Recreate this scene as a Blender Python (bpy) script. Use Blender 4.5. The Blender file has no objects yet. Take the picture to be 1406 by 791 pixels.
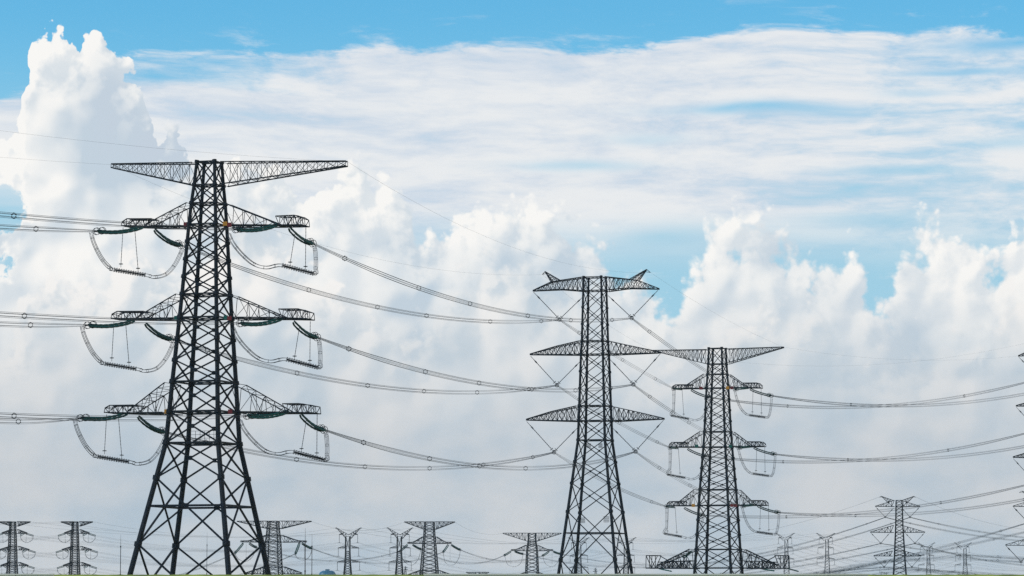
import bpy, math, random
from math import sin, cos, radians, sqrt, pi
random.seed(7)
C = bpy.context.scene.collection
SC = bpy.context.scene

# ------------------------------------------------------------------ camera
F = 5000.0                       # focal length in photo pixels (1406 px wide frame), a long telephoto
PITCH = math.atan(454.5 / F)
CAMZ = 1.7
cam_d = bpy.data.cameras.new('camera')
cam_d.sensor_width = 36.0
cam_d.lens = 36.0 * F / 1406.0
cam_d.clip_start = 1.0
cam_d.clip_end = 30000.0
cam = bpy.data.objects.new('camera', cam_d)
cam.location = (0, 0, CAMZ)
cam.rotation_euler = (pi / 2 + PITCH, 0, 0)
C.objects.link(cam)
SC.camera = cam

# ------------------------------------------------------------------ sun and exposure
SUN_AZ, SUN_EL = radians(-104), radians(46)          # azimuth measured from the view axis, negative = left
sun_d = bpy.data.lights.new('sun', 'SUN')
sun_d.energy = 2.6
sun_d.angle = radians(0.5)
sun_d.color = (1.0, 0.95, 0.88)
sun = bpy.data.objects.new('sun', sun_d)
sun.rotation_euler = (pi / 2 - SUN_EL, 0, -SUN_AZ + pi)
C.objects.link(sun)
vs = SC.view_settings
vs.view_transform = 'Standard'
vs.look = 'None'
vs.exposure = 0.0
vs.gamma = 1.0
vs.use_curve_mapping = False
SC.cycles.use_denoising = False
SC.cycles.volume_bounces = 1
SC.cycles.max_bounces = 6

# ------------------------------------------------------------------ world: Nishita sky with cirrus and cumulus
world = bpy.data.worlds.new('World')
SC.world = world
world.use_nodes = True
wt = world.node_tree
wt.nodes.clear()

class X:
    """A float socket (or number) with arithmetic that lays down math nodes."""
    def __init__(self, s): self.s = s
    def __add__(a, b): return mth('ADD', a, b)
    def __radd__(a, b): return mth('ADD', b, a)
    def __sub__(a, b): return mth('SUBTRACT', a, b)
    def __rsub__(a, b): return mth('SUBTRACT', b, a)
    def __mul__(a, b): return mth('MULTIPLY', a, b)
    def __rmul__(a, b): return mth('MULTIPLY', b, a)
    def __truediv__(a, b): return mth('DIVIDE', a, b)

def put(sock, v):
    if isinstance(v, X): v = v.s
    if isinstance(v, bpy.types.NodeSocket): wt.links.new(v, sock)
    else: sock.default_value = v

def mth(op, a, b=None, c=None, clamp=False):
    n = wt.nodes.new('ShaderNodeMath'); n.operation = op; n.use_clamp = clamp
    put(n.inputs[0], a)
    if b is not None: put(n.inputs[1], b)
    if c is not None: put(n.inputs[2], c)
    return X(n.outputs[0])

def sstep(x, a, b, lo=0.0, hi=1.0):
    n = wt.nodes.new('ShaderNodeMapRange'); n.interpolation_type = 'SMOOTHSTEP'
    put(n.inputs['Value'], x); put(n.inputs['From Min'], a); put(n.inputs['From Max'], b)
    n.inputs['To Min'].default_value = lo; n.inputs['To Max'].default_value = hi
    return X(n.outputs[0])

def vec(x, y, z=0.0):
    n = wt.nodes.new('ShaderNodeCombineXYZ')
    put(n.inputs[0], x); put(n.inputs[1], y); put(n.inputs[2], z)
    return n.outputs[0]

def noise(x, y, scale, detail=4.0, rough=0.5, z=0.0, dist=0.0):
    n = wt.nodes.new('ShaderNodeTexNoise'); n.noise_dimensions = '2D'
    put(n.inputs['Vector'], vec(x + z * 3.7, y + z * 1.3))
    n.inputs['Scale'].default_value = scale; n.inputs['Detail'].default_value = detail
    n.inputs['Roughness'].default_value = rough; n.inputs['Distortion'].default_value = dist
    return X(n.outputs[0])

def puffs(x, y, scale, detail=2.0, rough=0.5, z=0.0, smooth=0.5):
    n = wt.nodes.new('ShaderNodeTexVoronoi'); n.voronoi_dimensions = '2D'; n.feature = 'SMOOTH_F1'
    put(n.inputs['Vector'], vec(x + z * 3.7, y + z * 1.3))
    n.inputs['Scale'].default_value = scale; n.inputs['Detail'].default_value = detail
    n.inputs['Roughness'].default_value = rough; n.inputs['Smoothness'].default_value = smooth
    n.inputs['Lacunarity'].default_value = 2.1
    return X(n.outputs['Distance'])

def curve(x, pts, xmax, ymax):
    n = wt.nodes.new('ShaderNodeFloatCurve')
    put(n.inputs['Value'], x / xmax if isinstance(x, X) else x)
    c = n.mapping.curves[0]
    pts = [(a / xmax, b / ymax) for a, b in pts]
    c.points[0].location = pts[0]; c.points[1].location = pts[-1]
    for p in pts[1:-1]: c.points.new(*p)
    for p in c.points: p.handle_type = 'AUTO_CLAMPED'
    n.mapping.update()
    return X(n.outputs[0]) * ymax

def blob(u, w, u0, w0, a, b, amp=1.0):
    du = (u - u0) * (1.0 / a); dw = (w - w0) * (1.0 / b)
    return mth('EXPONENT', (du * du + dw * dw) * -1.0) * amp

def srgb(r, g, b, k=1.0):
    f = lambda c: (c / 12.92 if c <= 0.04045 else ((c + 0.055) / 1.055) ** 2.4)
    return tuple(k * f(v / 255.0) for v in (r, g, b)) + (1.0,)

def mixc(f, a, b):
    n = wt.nodes.new('ShaderNodeMix'); n.data_type = 'RGBA'; n.clamp_factor = True
    put(n.inputs[0], f); put(n.inputs[6], a); put(n.inputs[7], b)
    return n.outputs[2]

BG = 0.1                                            # background strength
K = 1.0 / BG
tc = wt.nodes.new('ShaderNodeTexCoord')
sx = wt.nodes.new('ShaderNodeSeparateXYZ'); wt.links.new(tc.outputs['Generated'], sx.inputs[0])
dx, dy, dz = (X(o) for o in sx.outputs)
az = mth('ARCTAN2', dx, dy)                         # 0 = along the view axis
el = mth('ARCSINE', dz)
u = az * 50.0 + 7.03                                # one unit = 2/100 rad; the view spans u 0..14, w 0.6..8.5
w = el * 50.0

sky = wt.nodes.new('ShaderNodeTexSky'); sky.sky_type = 'NISHITA'
sky.sun_disc = False
sky.sun_elevation = SUN_EL; sky.sun_rotation = SUN_AZ
sky.air_density = 1.0; sky.dust_density = 0.3; sky.ozone_density = 2.0
grade = wt.nodes.new('ShaderNodeMix'); grade.data_type = 'RGBA'; grade.blend_type = 'MULTIPLY'
grade.inputs[0].default_value = 1.0
wt.links.new(sky.outputs[0], grade.inputs[6])
grade.inputs[7].default_value = (0.50, 1.19, 1.40, 1)
blue = grade.outputs[2]
# clear blue pales towards the horizon
pale = sstep(w, 8.5, 5.0)
blue = mixc(pale * 0.95, blue, srgb(162, 207, 228, K))

# high streaky cloud sheet
wu = noise(u, w, 0.35, 3, 0.5, 3.1)
cu = u * 0.16 + wu * 0.35
cw = w + (noise(u * 0.7, w, 0.4, 3, 0.5, 9.0) - 0.5) * 0.34 + (noise(cu, w, 2.2, 3, 0.5, 5.0) - 0.5) * 0.08
st = noise(cu, cw, 1.25, 8, 0.56, 1.7)
st2 = noise(cu * 1.4 + cw * 0.10, cw, 4.6, 7, 0.64, 21.7)
topc = curve(u + (wu - 0.5) * 0.5, [(0, 7.1), (1.0, 7.3), (1.8, 7.72), (2.6, 7.8), (3.6, 7.84), (4.8, 7.9), (6.5, 7.93), (8.0, 7.9),
                  (9.2, 7.96), (9.6, 8.06), (11.0, 8.1), (12.5, 8.1), (13.4, 8.06), (14.06, 7.94)], 14.06, 8.5)
ed = topc - cw + (st2 - 0.5) * 0.42
sheet_env = sstep(ed, 0.0, 0.16) * sstep(cw, 4.6, 5.7)
full = mth('MAXIMUM', sstep(cw + (st - 0.5) * 0.3, 7.36, 7.14), sstep(u, 2.6, 5.6))
thin = sstep(u, 8.2, 13.5) * 0.16 + (1.0 - full) * 0.25
streaks = st * 0.62 + st2 * 0.38
sheet = sstep(streaks + 0.38 - thin, 0.46, 0.84)
holes = (blob(u, cw, 10.6, 6.98, 1.25, 0.075, 0.8) + blob(u, cw, 14.0, 7.80, 0.95, 0.10, 0.8) + blob(u, cw, 13.3, 7.45, 0.9, 0.05, 0.6)
         + blob(u, cw, 12.6, 7.2, 0.5, 0.06, 0.35) + blob(u, cw, 7.9, 6.24, 0.85, 0.07, 0.5) + blob(u, cw, 8.9, 6.60, 0.6, 0.09, 0.3)
         + blob(u, cw, 12.4, 6.10, 0.9, 0.06, 0.55) + blob(u, cw, 13.9, 6.45, 0.7, 0.08, 0.45) + blob(u, cw, 9.2, 5.2, 0.8, 0.16, 0.6)
         + blob(u, cw, 12.0, 5.45, 1.0, 0.12, 0.6) + blob(u, w, 0.0, 5.35, 1.1, 0.5, 1.0)) * (st2 * 1.4 + 0.3)
wisps = sstep(st2, 0.54, 0.80) * sstep(ed, -0.45, 0.0) * 0.30
sheet_a = mth('MULTIPLY', mth('MAXIMUM', sheet_env * sheet, wisps), mth('SUBTRACT', 1.0, holes, clamp=True)) * 0.95
sheet_col = mixc(sstep(streaks, 0.36, 0.62), srgb(207, 218, 231, K), srgb(237, 238, 239, K))
col = mixc(sheet_a, blue, sheet_col)

# cumulus: a lumpy skyline of heads, lit from the upper left
HEADS = [(0, 6.7), (0.24, 6.75), (0.32, 7.4), (0.40, 8.05), (0.68, 8.26), (0.95, 8.16), (1.22, 8.2), (1.42, 8.08), (1.54, 7.84), (1.74, 7.66),
         (1.92, 7.4), (2.02, 7.0), (2.12, 6.78), (2.40, 6.78), (2.6, 6.5), (2.8, 6.25), (3.2, 6.5), (3.6, 6.5), (3.9, 6.35), (4.3, 6.1), (4.8, 6.2),
         (5.3, 6.05), (5.6, 5.75), (5.72, 5.35), (5.86, 5.6), (6.2, 5.75), (6.6, 5.85), (7.15, 5.95), (7.6, 5.8), (8.0, 5.55), (8.35, 5.2),
         (8.62, 4.9), (8.9, 4.85), (9.2, 4.4), (9.35, 4.8), (9.6, 5.3), (9.78, 5.65), (10.0, 5.8), (10.35, 5.7), (10.7, 5.7), (10.9, 5.5), (11.1, 5.2),
         (11.4, 5.1), (11.75, 5.15), (11.95, 4.7), (12.15, 4.55), (12.3, 4.75), (12.42, 5.4), (12.7, 5.62), (13.1, 5.6), (13.45, 5.4), (13.68, 5.2),
         (13.85, 5.55), (14.06, 5.6)]
HEADS = [(x, y + (0.16 if x > 4.5 else 0.0)) for x, y in HEADS]
def cloud(u, w, heads, z, fine):
    wv = noise(u, w, 1.3, 3, 0.5, 11.0 + z) - 0.5
    u2 = u + wv * 0.26; w2 = w - wv * 0.22
    h = curve(u2, heads, 14.06, 8.5) - w2
    ta = 0.45 - puffs(u2, w2, 1.05, 1.0, 0.5, 2.0 + z, 0.6)
    tb = 0.40 - puffs(u2, w2, 3.0, 2.5, 0.55, 7.0 + z, 0.4)
    tn = noise(u2, w2, 4.5, fine, 0.66, 4.0 + z) - 0.5
    return h, ta, tb, tn, u2, w2
big = noise(u, w * 1.15, 0.55, 4, 0.5, 30.0)
soft = sstep(u, 2.4, 9.5)
low = sstep(w, 5.0, 1.8)
lown = noise(u * 0.7, w * 1.2, 0.9, 5, 0.5, 40.0)
lowc = mixc(sstep(lown, 0.25, 0.75), srgb(177, 193, 206, K), srgb(204, 208, 212, K))
patch = (blob(u, w, 0.75, 5.75, 0.55, 0.55, 0.22) + blob(u, w, 0.85, 4.75, 0.6, 0.4, 0.28) + blob(u, w, 7.1, 5.45, 0.8, 0.4, 0.24) + blob(u, w, 0.65, 7.7, 0.3, 0.5, 0.2)
         + blob(u, w, 9.7, 4.3, 0.7, 0.9, 0.28) + blob(u, w, 12.9, 5.0, 0.7, 0.6, 0.22) + blob(u, w, 5.0, 5.7, 0.5, 0.4, 0.25) + blob(u, w, 10.4, 5.5, 0.5, 0.35, 0.2)
         - blob(u, w, 1.5, 6.75, 0.42, 0.6, 0.55) - blob(u, w, 2.25, 6.35, 0.6, 0.5, 0.6) - blob(u, w, 1.55, 6.0, 0.5, 0.4, 0.25) - blob(u, w, 5.7, 4.5, 0.9, 0.75, 0.34) - blob(u, w, 7.7, 4.6, 0.5, 0.5, 0.26)
         - blob(u, w, 12.0, 3.5, 1.4, 0.5, 0.30) - blob(u, w, 10.9, 5.0, 0.5, 0.35, 0.2) - blob(u, w, 13.4, 4.6, 0.35, 0.9, 0.22))
STEP = 0.15
def layer(col, heads, z, amp, voids, e0, e1, hi, lo, fresh):
    h0, a0, b0, n0, u2, w2 = cloud(u, w, heads, z, 7)
    h1, a1, b1, n1, _, _ = cloud(u - 0.78 * STEP, w + 0.62 * STEP, heads, z, 3)
    d = h0 + a0 * 0.45 + b0 * (0.36 * amp + soft * 0.26) + n0 * (0.18 * amp + soft * 0.06)
    edge = soft * e1 + e0
    if voids:
        gap = blob(u, w, -0.1, 5.5, 0.95, 0.34, 1.0) + blob(u, w, 0.05, 4.72, 0.42, 0.26, 0.8)
        d = d - gap * (n0 * 5.0 + b0 * 2.5 + 2.6) - blob(u2, w2, -0.1, 7.25, 0.42, 0.2, 1.5)
        edge = edge + gap * 0.9
    a = sstep(d, 0.0, edge)
    near = sstep(d, 1.3, 0.05)
    g = (a0 - a1) * 1.5 + (b0 - b1) * (near * (0.66 - soft * 0.22) + 0.06) + (n0 - n1) * (near * 0.24 + 0.05) + (h0 - h1) * near * (1.2 - soft * 0.5) + (1.0 - near) * 0.08
    lit = sstep(g, -0.34, 0.46)
    crease = sstep(b0, -0.15, 0.2)
    deep = sstep(d, 0.2, 2.2)
    val = lit * 0.66 + (big - 0.5) * 1.45 + patch + near * 0.14 * fresh + (crease - 0.5) * 0.12 * near - deep * 0.08 + 0.24
    val = mth('MINIMUM', mth('MAXIMUM', val, 0.0), 1.0)
    c = mixc(val, srgb(*lo, K), srgb(*hi, K))
    c = mixc(low * 0.93, c, lowc)
    if voids:                                       # the side of the tall head turned away from the sun
        c = mixc((blob(u2, w2, 1.5, 6.85, 0.38, 0.55, 0.62) + blob(u2, w2, 2.2, 6.4, 0.5, 0.42, 0.8)) * (1.15 - lit * 0.7), c, srgb(196, 208, 221, K))
    return mixc(a, col, c)
col = layer(col, HEADS, 0.0, 1.0, True, 0.06, 0.36, (249, 248, 245), (195, 210, 222), 1.0)
FRONT = [(0, 4.35), (0.35, 4.85), (0.8, 5.05), (1.3, 5.0), (1.8, 5.3), (2.4, 5.1), (2.9, 5.4), (3.4, 5.9), (3.8, 5.7), (4.2, 5.2), (4.7, 5.0), (5.2, 4.5),
         (5.7, 4.3), (6.1, 4.9), (6.6, 5.3), (7.2, 5.35), (7.8, 5.15), (8.3, 4.8), (8.7, 4.35), (9.3, 4.05), (9.9, 4.5), (10.5, 4.7), (11.2, 4.6),
         (11.8, 4.15), (12.4, 4.1), (13.0, 4.4), (13.5, 4.3), (13.8, 5.0), (14.06, 5.2)]
FRONT = [(0, 4.0), (0.35, 4.5)] + FRONT[2:]
col = layer(col, FRONT, 60.0, 1.3, False, 0.30, 0.40, (247, 245, 242), (193, 208, 219), 0.8)
# below the horizon nothing but grey
col = mixc(sstep(w, 0.2, -1.0), col, srgb(150, 160, 160, K))
bgn = wt.nodes.new('ShaderNodeBackground'); bgn.inputs[1].default_value = BG
wt.links.new(col, bgn.inputs[0])
wo = wt.nodes.new('ShaderNodeOutputWorld'); wt.links.new(bgn.outputs[0], wo.inputs[0])
world.cycles.sampling_method = 'MANUAL'
world.cycles.sample_map_resolution = 512

# ------------------------------------------------------------------ materials
def mat(name, color, rough=0.6, metal=0.0, var=0.0, scale=3.0, color2=None, spec=0.3):
    m = bpy.data.materials.new(name); m.use_nodes = True
    t = m.node_tree; p = t.nodes['Principled BSDF']
    p.inputs['Specular IOR Level'].default_value = spec
    p.inputs['Roughness'].default_value = rough; p.inputs['Metallic'].default_value = metal
    tcn = t.nodes.new('ShaderNodeTexCoord'); nz = t.nodes.new('ShaderNodeTexNoise')
    nz.inputs['Scale'].default_value = scale; nz.inputs['Detail'].default_value = 5
    t.links.new(tcn.outputs['Object'], nz.inputs['Vector'])
    rp = t.nodes.new('ShaderNodeMapRange'); rp.inputs[1].default_value = 0.35; rp.inputs[2].default_value = 0.65
    t.links.new(nz.outputs[0], rp.inputs[0])
    mx = t.nodes.new('ShaderNodeMix'); mx.data_type = 'RGBA'
    c2 = color2 or tuple(c * (1 - var) for c in color)
    mx.inputs[6].default_value = (*color, 1); mx.inputs[7].default_value = (*c2, 1)
    t.links.new(rp.outputs[0], mx.inputs[0]); t.links.new(mx.outputs[2], p.inputs['Base Color'])
    return m
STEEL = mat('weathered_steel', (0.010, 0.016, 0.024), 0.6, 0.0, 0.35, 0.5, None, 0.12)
WIRE = mat('dull_aluminium_wire', (0.045, 0.052, 0.066), 0.6, 0.0, 0.2, 2.0)
FIT = mat('dark_fittings', (0.014, 0.019, 0.027), 0.5, 0.0, 0.3, 2.0, None, 0.15)
GREEN = mat('green_insulator_shed', (0.002, 0.066, 0.054), 0.35, 0.0, 0.3, 2.0)
GREY_INS = mat('grey_insulator_shed', (0.030, 0.034, 0.042), 0.45, 0.0, 0.3, 2.0)
PLATES = {'red': mat('red_paint', (0.16, 0.008, 0.010), 0.5, 0, 0.3), 'yellow': mat('yellow_paint', (0.50, 0.22, 0.02), 0.5, 0, 0.3),
          'green': mat('green_paint', (0.0, 0.09, 0.07), 0.5, 0, 0.3)}
CONCRETE = mat('pale_concrete', (0.78, 0.74, 0.66), 0.9, 0, 0.18, 0.6)
GRASS = mat('bank_grass', (0.26, 0.31, 0.06), 0.95, 0, 0, 0.9, (0.10, 0.13, 0.035))
SOIL = mat('field_soil', (0.16, 0.17, 0.08), 0.95, 0, 0, 0.02, (0.09, 0.12, 0.04))
BLUEGLASS = mat('blue_glass', (0.035, 0.16, 0.27), 0.25, 0.0, 0.3, 0.05)
FRAME = mat('blue_grey_frame', (0.10, 0.18, 0.24), 0.5, 0.0, 0.2, 0.05)
POLE = mat('rusty_brown_pole', (0.055, 0.040, 0.035), 0.7, 0.0, 0.4, 0.3)

# ------------------------------------------------------------------ mesh building
def V(*a): return tuple(a)
def add(a, b): return (a[0] + b[0], a[1] + b[1], a[2] + b[2])
def sub(a, b): return (a[0] - b[0], a[1] - b[1], a[2] - b[2])
def mul(a, k): return (a[0] * k, a[1] * k, a[2] * k)
def lerp(a, b, t): return tuple(x + (y - x) * t for x, y in zip(a, b))
def cross(a, b): return (a[1] * b[2] - a[2] * b[1], a[2] * b[0] - a[0] * b[2], a[0] * b[1] - a[1] * b[0])
def norm(a):
    l = sqrt(a[0] ** 2 + a[1] ** 2 + a[2] ** 2) or 1.0
    return mul(a, 1 / l)
def dist(a, b): return sqrt(sum((x - y) ** 2 for x, y in zip(a, b)))
def frame(d):
    d = norm(d)
    up = (0, 0, 1) if abs(d[2]) < 0.95 else (0, 1, 0)
    x = norm(cross(up, d)); y = cross(d, x)
    return x, y

class MB:
    def __init__(self): self.v = []; self.f = []
    def ring(self, c, x, y, r, n, ph=0.0):
        i0 = len(self.v)
        for k in range(n):
            a = 2 * pi * (k + 0.5) / n + ph
            self.v.append(add(c, add(mul(x, r * cos(a)), mul(y, r * sin(a)))))
        return i0
    def skin(self, a, b, n):
        for k in range(n):
            j = (k + 1) % n
            self.f.append((a + k, a + j, b + j, b + k))
    def bar(self, p, q, r, r2=None, n=4):
        if dist(p, q) < 1e-4: return
        x, y = frame(sub(q, p))
        a = self.ring(p, x, y, r, n); b = self.ring(q, x, y, r if r2 is None else r2, n)
        self.skin(a, b, n)
        self.f.append(tuple(range(a + n - 1, a - 1, -1))); self.f.append(tuple(range(b, b + n)))
    def tube(self, pts, r, n=5, closed=False):
        rr = r if isinstance(r, (list, tuple)) else [r] * len(pts)
        rings = []
        m = len(pts)
        for i, p in enumerate(pts):
            q0 = pts[i - 1] if (i > 0 or closed) else p
            q1 = pts[(i + 1) % m] if (i < m - 1 or closed) else p
            x, y = frame(sub(q1, q0))
            rings.append(self.ring(p, x, y, rr[i], n))
        for i in range(m - 1): self.skin(rings[i], rings[i + 1], n)
        if closed: self.skin(rings[-1], rings[0], n)
        else:
            a, b = rings[0], rings[-1]
            self.f.append(tuple(range(a + n - 1, a - 1, -1))); self.f.append(tuple(range(b, b + n)))
    def hoop(self, c, axis, R, r, n=12, m=4, stretch=1.0):
        x, y = frame(axis)
        pts = [add(c, add(mul(x, R * cos(2 * pi * k / n)), mul(y, R * stretch * sin(2 * pi * k / n)))) for k in range(n)]
        self.tube(pts, r, m, closed=True)
    def box(self, c, sx, sy, sz):
        i = len(self.v)
        for a in (-.5, .5):
            for b in (-.5, .5):
                for d in (-.5, .5): self.v.append((c[0] + a * sx, c[1] + b * sy, c[2] + d * sz))
        for q in ((0, 1, 3, 2), (4, 6, 7, 5), (0, 4, 5, 1), (2, 3, 7, 6), (0, 2, 6, 4), (1, 5, 7, 3)):
            self.f.append(tuple(i + k for k in q))
    def build(self, name, m, parent=None):
        me = bpy.data.meshes.new(name); me.from_pydata(self.v, [], self.f); me.materials.append(m); me.update()
        o = bpy.data.objects.new(name, me); C.objects.link(o)
        if parent is not None: o.parent = parent
        return o

def tag(o, label, cat, group=None, kind=None):
    if label: o['label'] = label
    if cat: o['category'] = cat
    if group: o['group'] = group
    if kind: o['kind'] = kind
    return o
def empty(name, loc, rz=0.0):
    o = bpy.data.objects.new(name, None); o.location = loc; o.rotation_euler = (0, 0, rz)
    o.empty_display_size = 2.0; C.objects.link(o); return o
KIDS = {}
def copy_tree(o, parent=None):
    c = o.copy(); C.objects.link(c)
    if parent is not None: c.parent = parent
    for ch in list(o.children): copy_tree(ch, c)
    return c

# ------------------------------------------------------------------ from photo measurements to places in the world
CP, SP = cos(PITCH), sin(PITCH)
def ray(px, py):
    a = px - 703.0; b = 395.5 - py
    return (a, F * CP - b * SP, F * SP + b * CP)
def at(px, py, Y):
    d = ray(px, py); t = Y / d[1]
    return (d[0] * t, Y, CAMZ + d[2] * t)

def interp(pl, x):
    pl = sorted(pl)
    if x <= pl[0][0]: return pl[0][1]
    for (a, b), (c, d) in zip(pl, pl[1:]):
        if x <= c: return b + (d - b) * (x - a) / ((c - a) or 1)
    return pl[-1][1]

def catmull(pts, n=6):
    out = []
    P = [pts[0]] + list(pts) + [pts[-1]]
    for i in range(1, len(P) - 2):
        for k in range(n):
            t = k / n
            out.append(tuple(0.5 * (2 * b + (c - a) * t + (2 * a - 5 * b + 4 * c - d) * t * t + (3 * b - a - 3 * c + d) * t ** 3)
                             for a, b, c, d in zip(P[i - 1], P[i], P[i + 1], P[i + 2])))
    out.append(tuple(pts[-1])); return out

class Pylon:
    """A lattice pylon standing on the ground; its members are measured in its own upright arm plane."""
    def __init__(self, name, cx, D, theta, label, group, gz=0.0):
        c = at(cx, 500, D)
        self.c = (c[0], D); self.D = D; self.th = radians(theta); self.cx = cx; self.gz = gz
        self.a = (cos(self.th), -sin(self.th)); self.b = (sin(self.th), cos(self.th))
        self.m = D / F
        self.o = tag(empty(name, (c[0], D, gz), -self.th), label, 'pylon', group)
    def loc(self, px, py, v=0.0):
        d = ray(px, py)
        ox = self.c[0] + self.b[0] * v; oy = self.c[1] + self.b[1] * v
        t = (ox * self.b[0] + oy * self.b[1]) / (d[0] * self.b[0] + d[1] * self.b[1])
        X_, Y_ = d[0] * t - ox, d[1] * t - oy
        return (X_ * self.a[0] + Y_ * self.a[1], v, CAMZ + d[2] * t - self.gz)
    def world(self, p):
        return (self.c[0] + self.a[0] * p[0] + self.b[0] * p[1], self.c[1] + self.a[1] * p[0] + self.b[1] * p[1], p[2] + self.gz)
    # -------- body
    def body(self, levels, panels, r_leg, r_br, horiz, base_w, depth_ratio=1.0, collars=True, nleg=8, belt=(), lean=None):
        """levels: (py, apparent width); base_w: apparent width at the ground"""
        k = cos(self.th) + sin(self.th) * depth_ratio
        L = [(self.loc(self.cx, py)[2], wd * self.m / k) for py, wd in levels]
        L.append((-6.0 if self.gz > 0 else -0.5, base_w * self.m / k))
        self.L = L; self.dr = depth_ratio
        corners = [(-1, -1), (1, -1), (1, 1), (-1, 1)]
        if lean:
            za, zb = L[0][0], L[-1][0]
            xa, xb = self.loc(lean[0], levels[0][0])[0], self.loc(lean[1], levels[-1][0])[0]
            zl = L[-2][0]; kx = (xa - xb) / (za - zl)
            cxz = lambda z: xb + kx * (z - zl)
        else: cxz = lambda z: 0.0
        P = lambda c, z, wd: (c[0] * wd / 2 + cxz(z), c[1] * wd * depth_ratio / 2, z)
        nodes = []
        for i in range(len(L) - 1):
            n = panels[i]
            for j in range(n):
                t = j / n
                if n > 1 and L[i + 1][1] / L[i][1] > 1.4:      # taller panels lower down, as the legs spread
                    t = t ** 0.93
                nodes.append(lerp(L[i], L[i + 1], t) + ((i if j == 0 else -1),))
        nodes.append(L[-1] + (len(L) - 1,))
        ztop, zbot = L[0][0], L[-1][0]
        rl = lambda z: r_leg[0] + (r_leg[1] - r_leg[0]) * (ztop - z) / (ztop - zbot)
        rb = lambda z: r_br[0] + (r_br[1] - r_br[0]) * (ztop - z) / (ztop - zbot)
        for c in corners:
            m = MB()
            for p, q in zip(L, L[1:]):
                m.bar(P(c, *p), P(c, *q), rl(p[0]), rl(q[0]), nleg)
            if collars:
                for z, wd, _ in nodes:
                    up = norm(sub(P(c, L[0][0], L[0][1]), P(c, *L[-1])))
                    m.bar(add(P(c, z, wd), mul(up, -0.9 * rl(z))), add(P(c, z, wd), mul(up, 0.9 * rl(z))), rl(z) * 1.45, None, nleg)
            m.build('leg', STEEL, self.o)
        m = MB()
        for (z0, w0, h0), (z1, w1, h1) in zip(nodes, nodes[1:]):
            for i in range(4):
                ca, cb = corners[i], corners[(i + 1) % 4]
                a0, b0, a1, b1 = P(ca, z0, w0), P(cb, z0, w0), P(ca, z1, w1), P(cb, z1, w1)
                r = rb(z1)
                m.bar(a0, b1, r); m.bar(b0, a1, r)
                # gusset where the two cross
                t = w0 / (w0 + w1)
                x = lerp(a0, b1, t)
                if collars: m.bar(add(x, (0, 0, -r * 2.0)), add(x, (0, 0, r * 2.0)), r * 1.6)
                if h0 in horiz: m.bar(a0, b0, r * 1.15)
                if h0 in belt: m.bar(lerp(a0, a1, t), lerp(b0, b1, t), r * 1.3)
            if h0 in horiz: m.bar(P((-1, -1), z0, w0), P((1, 1), z0, w0), rb(z0) * .7); m.bar(P((1, -1), z0, w0), P((-1, 1), z0, w0), rb(z0) * .7)
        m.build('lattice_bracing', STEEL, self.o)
    def width(self, z):
        return interp([(a, b) for a, b in self.L], z)
    # -------- arms: two parallel trusses joined across
    def arm(self, lower, upper, tip_depth, n, r_ch, r_lace, name='crossarm', root_depth=None, cross_lace=True, m=None, depths=None):
        lo = [self.loc(*p)[0::2] for p in lower]; up = [self.loc(*p)[0::2] for p in upper]
        x0, x1 = lo[0][0], lo[-1][0]
        sg = 1 if x1 > x0 else -1
        zroot = lo[0][1]
        rd = root_depth if root_depth is not None else self.width(zroot) * self.dr
        S = []
        for i in range(n + 1):
            t = i / n
            x = x0 + (x1 - x0) * t
            S.append((x, interp(lo, x), interp(up, x), (rd + (tip_depth - rd) * t) / 2))
        own = m is None; m = m or MB()
        for i in range(n + 1):
            x, zl, zu, h = S[i]
            hu = h * 0.8
            if i > 0 and zu - zl > 0.25:
                for s in (-1, 1): m.bar((x, s * h, zl), (x, s * hu, zu), r_lace)
            m.bar((x, -h, zl), (x, h, zl), r_lace * 1.1); m.bar((x, -hu, zu), (x, hu, zu), r_lace)
            if i == n: break
            X2, zl2, zu2, h2 = S[i + 1]; hu2 = h2 * 0.8
            for s in (-1, 1):
                m.bar((x, s * h, zl), (X2, s * h2, zl2), r_ch); m.bar((x, s * hu, zu), (X2, s * hu2, zu2), r_ch * 0.85)
                if cross_lace and i < n:
                    if i % 2: m.bar((x, s * h, zl), (X2, s * hu2, zu2), r_lace)
                    else: m.bar((x, s * hu, zu), (X2, s * h2, zl2), r_lace)
                    if cross_lace == 2:
                        if i % 2 == 0: m.bar((x, s * h, zl), (X2, s * hu2, zu2), r_lace * .8)
                        else: m.bar((x, s * hu, zu), (X2, s * h2, zl2), r_lace * .8)
            m.bar((x, -h, zl), (X2, h2, zl2), r_lace) if i % 2 else m.bar((x, h, zl), (X2, -h2, zl2), r_lace)
            m.bar((x, hu, zu), (X2, -hu2, zu2), r_lace * .9)
        return m.build(name, STEEL, self.o) if own else None
    def peak(self, p, q, tip, dep, r, name='earth_wire_peak', hook=None):
        A, B, T_ = self.loc(*p), self.loc(*q), self.loc(*tip)
        m = MB()
        cs = [(A[0], s * dep / 2, A[2]) for s in (-1, 1)] + [(B[0], s * dep / 2, B[2]) for s in (-1, 1)]
        es = [add(T_, (0, s * .25, 0)) for s in (-1, 1, -1, 1)]
        for c, e in zip(cs, es): m.bar(c, e, r)
        n = 5
        for i in range(n):
            t, t2 = i / n, (i + 1) / n
            for a, b in ((0, 2), (1, 3), (0, 1), (2, 3)):
                m.bar(lerp(cs[a], es[a], t), lerp(cs[b], es[b], t2), r * .6); m.bar(lerp(cs[a], es[a], t2), lerp(cs[b], es[b], t2), r * .6)
        if hook:
            H = self.loc(*hook); m.bar(T_, H, r * .8); m.bar(lerp(cs[0], es[0], .8), H, r * .6)
        m.build(name, STEEL, self.o)
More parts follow.
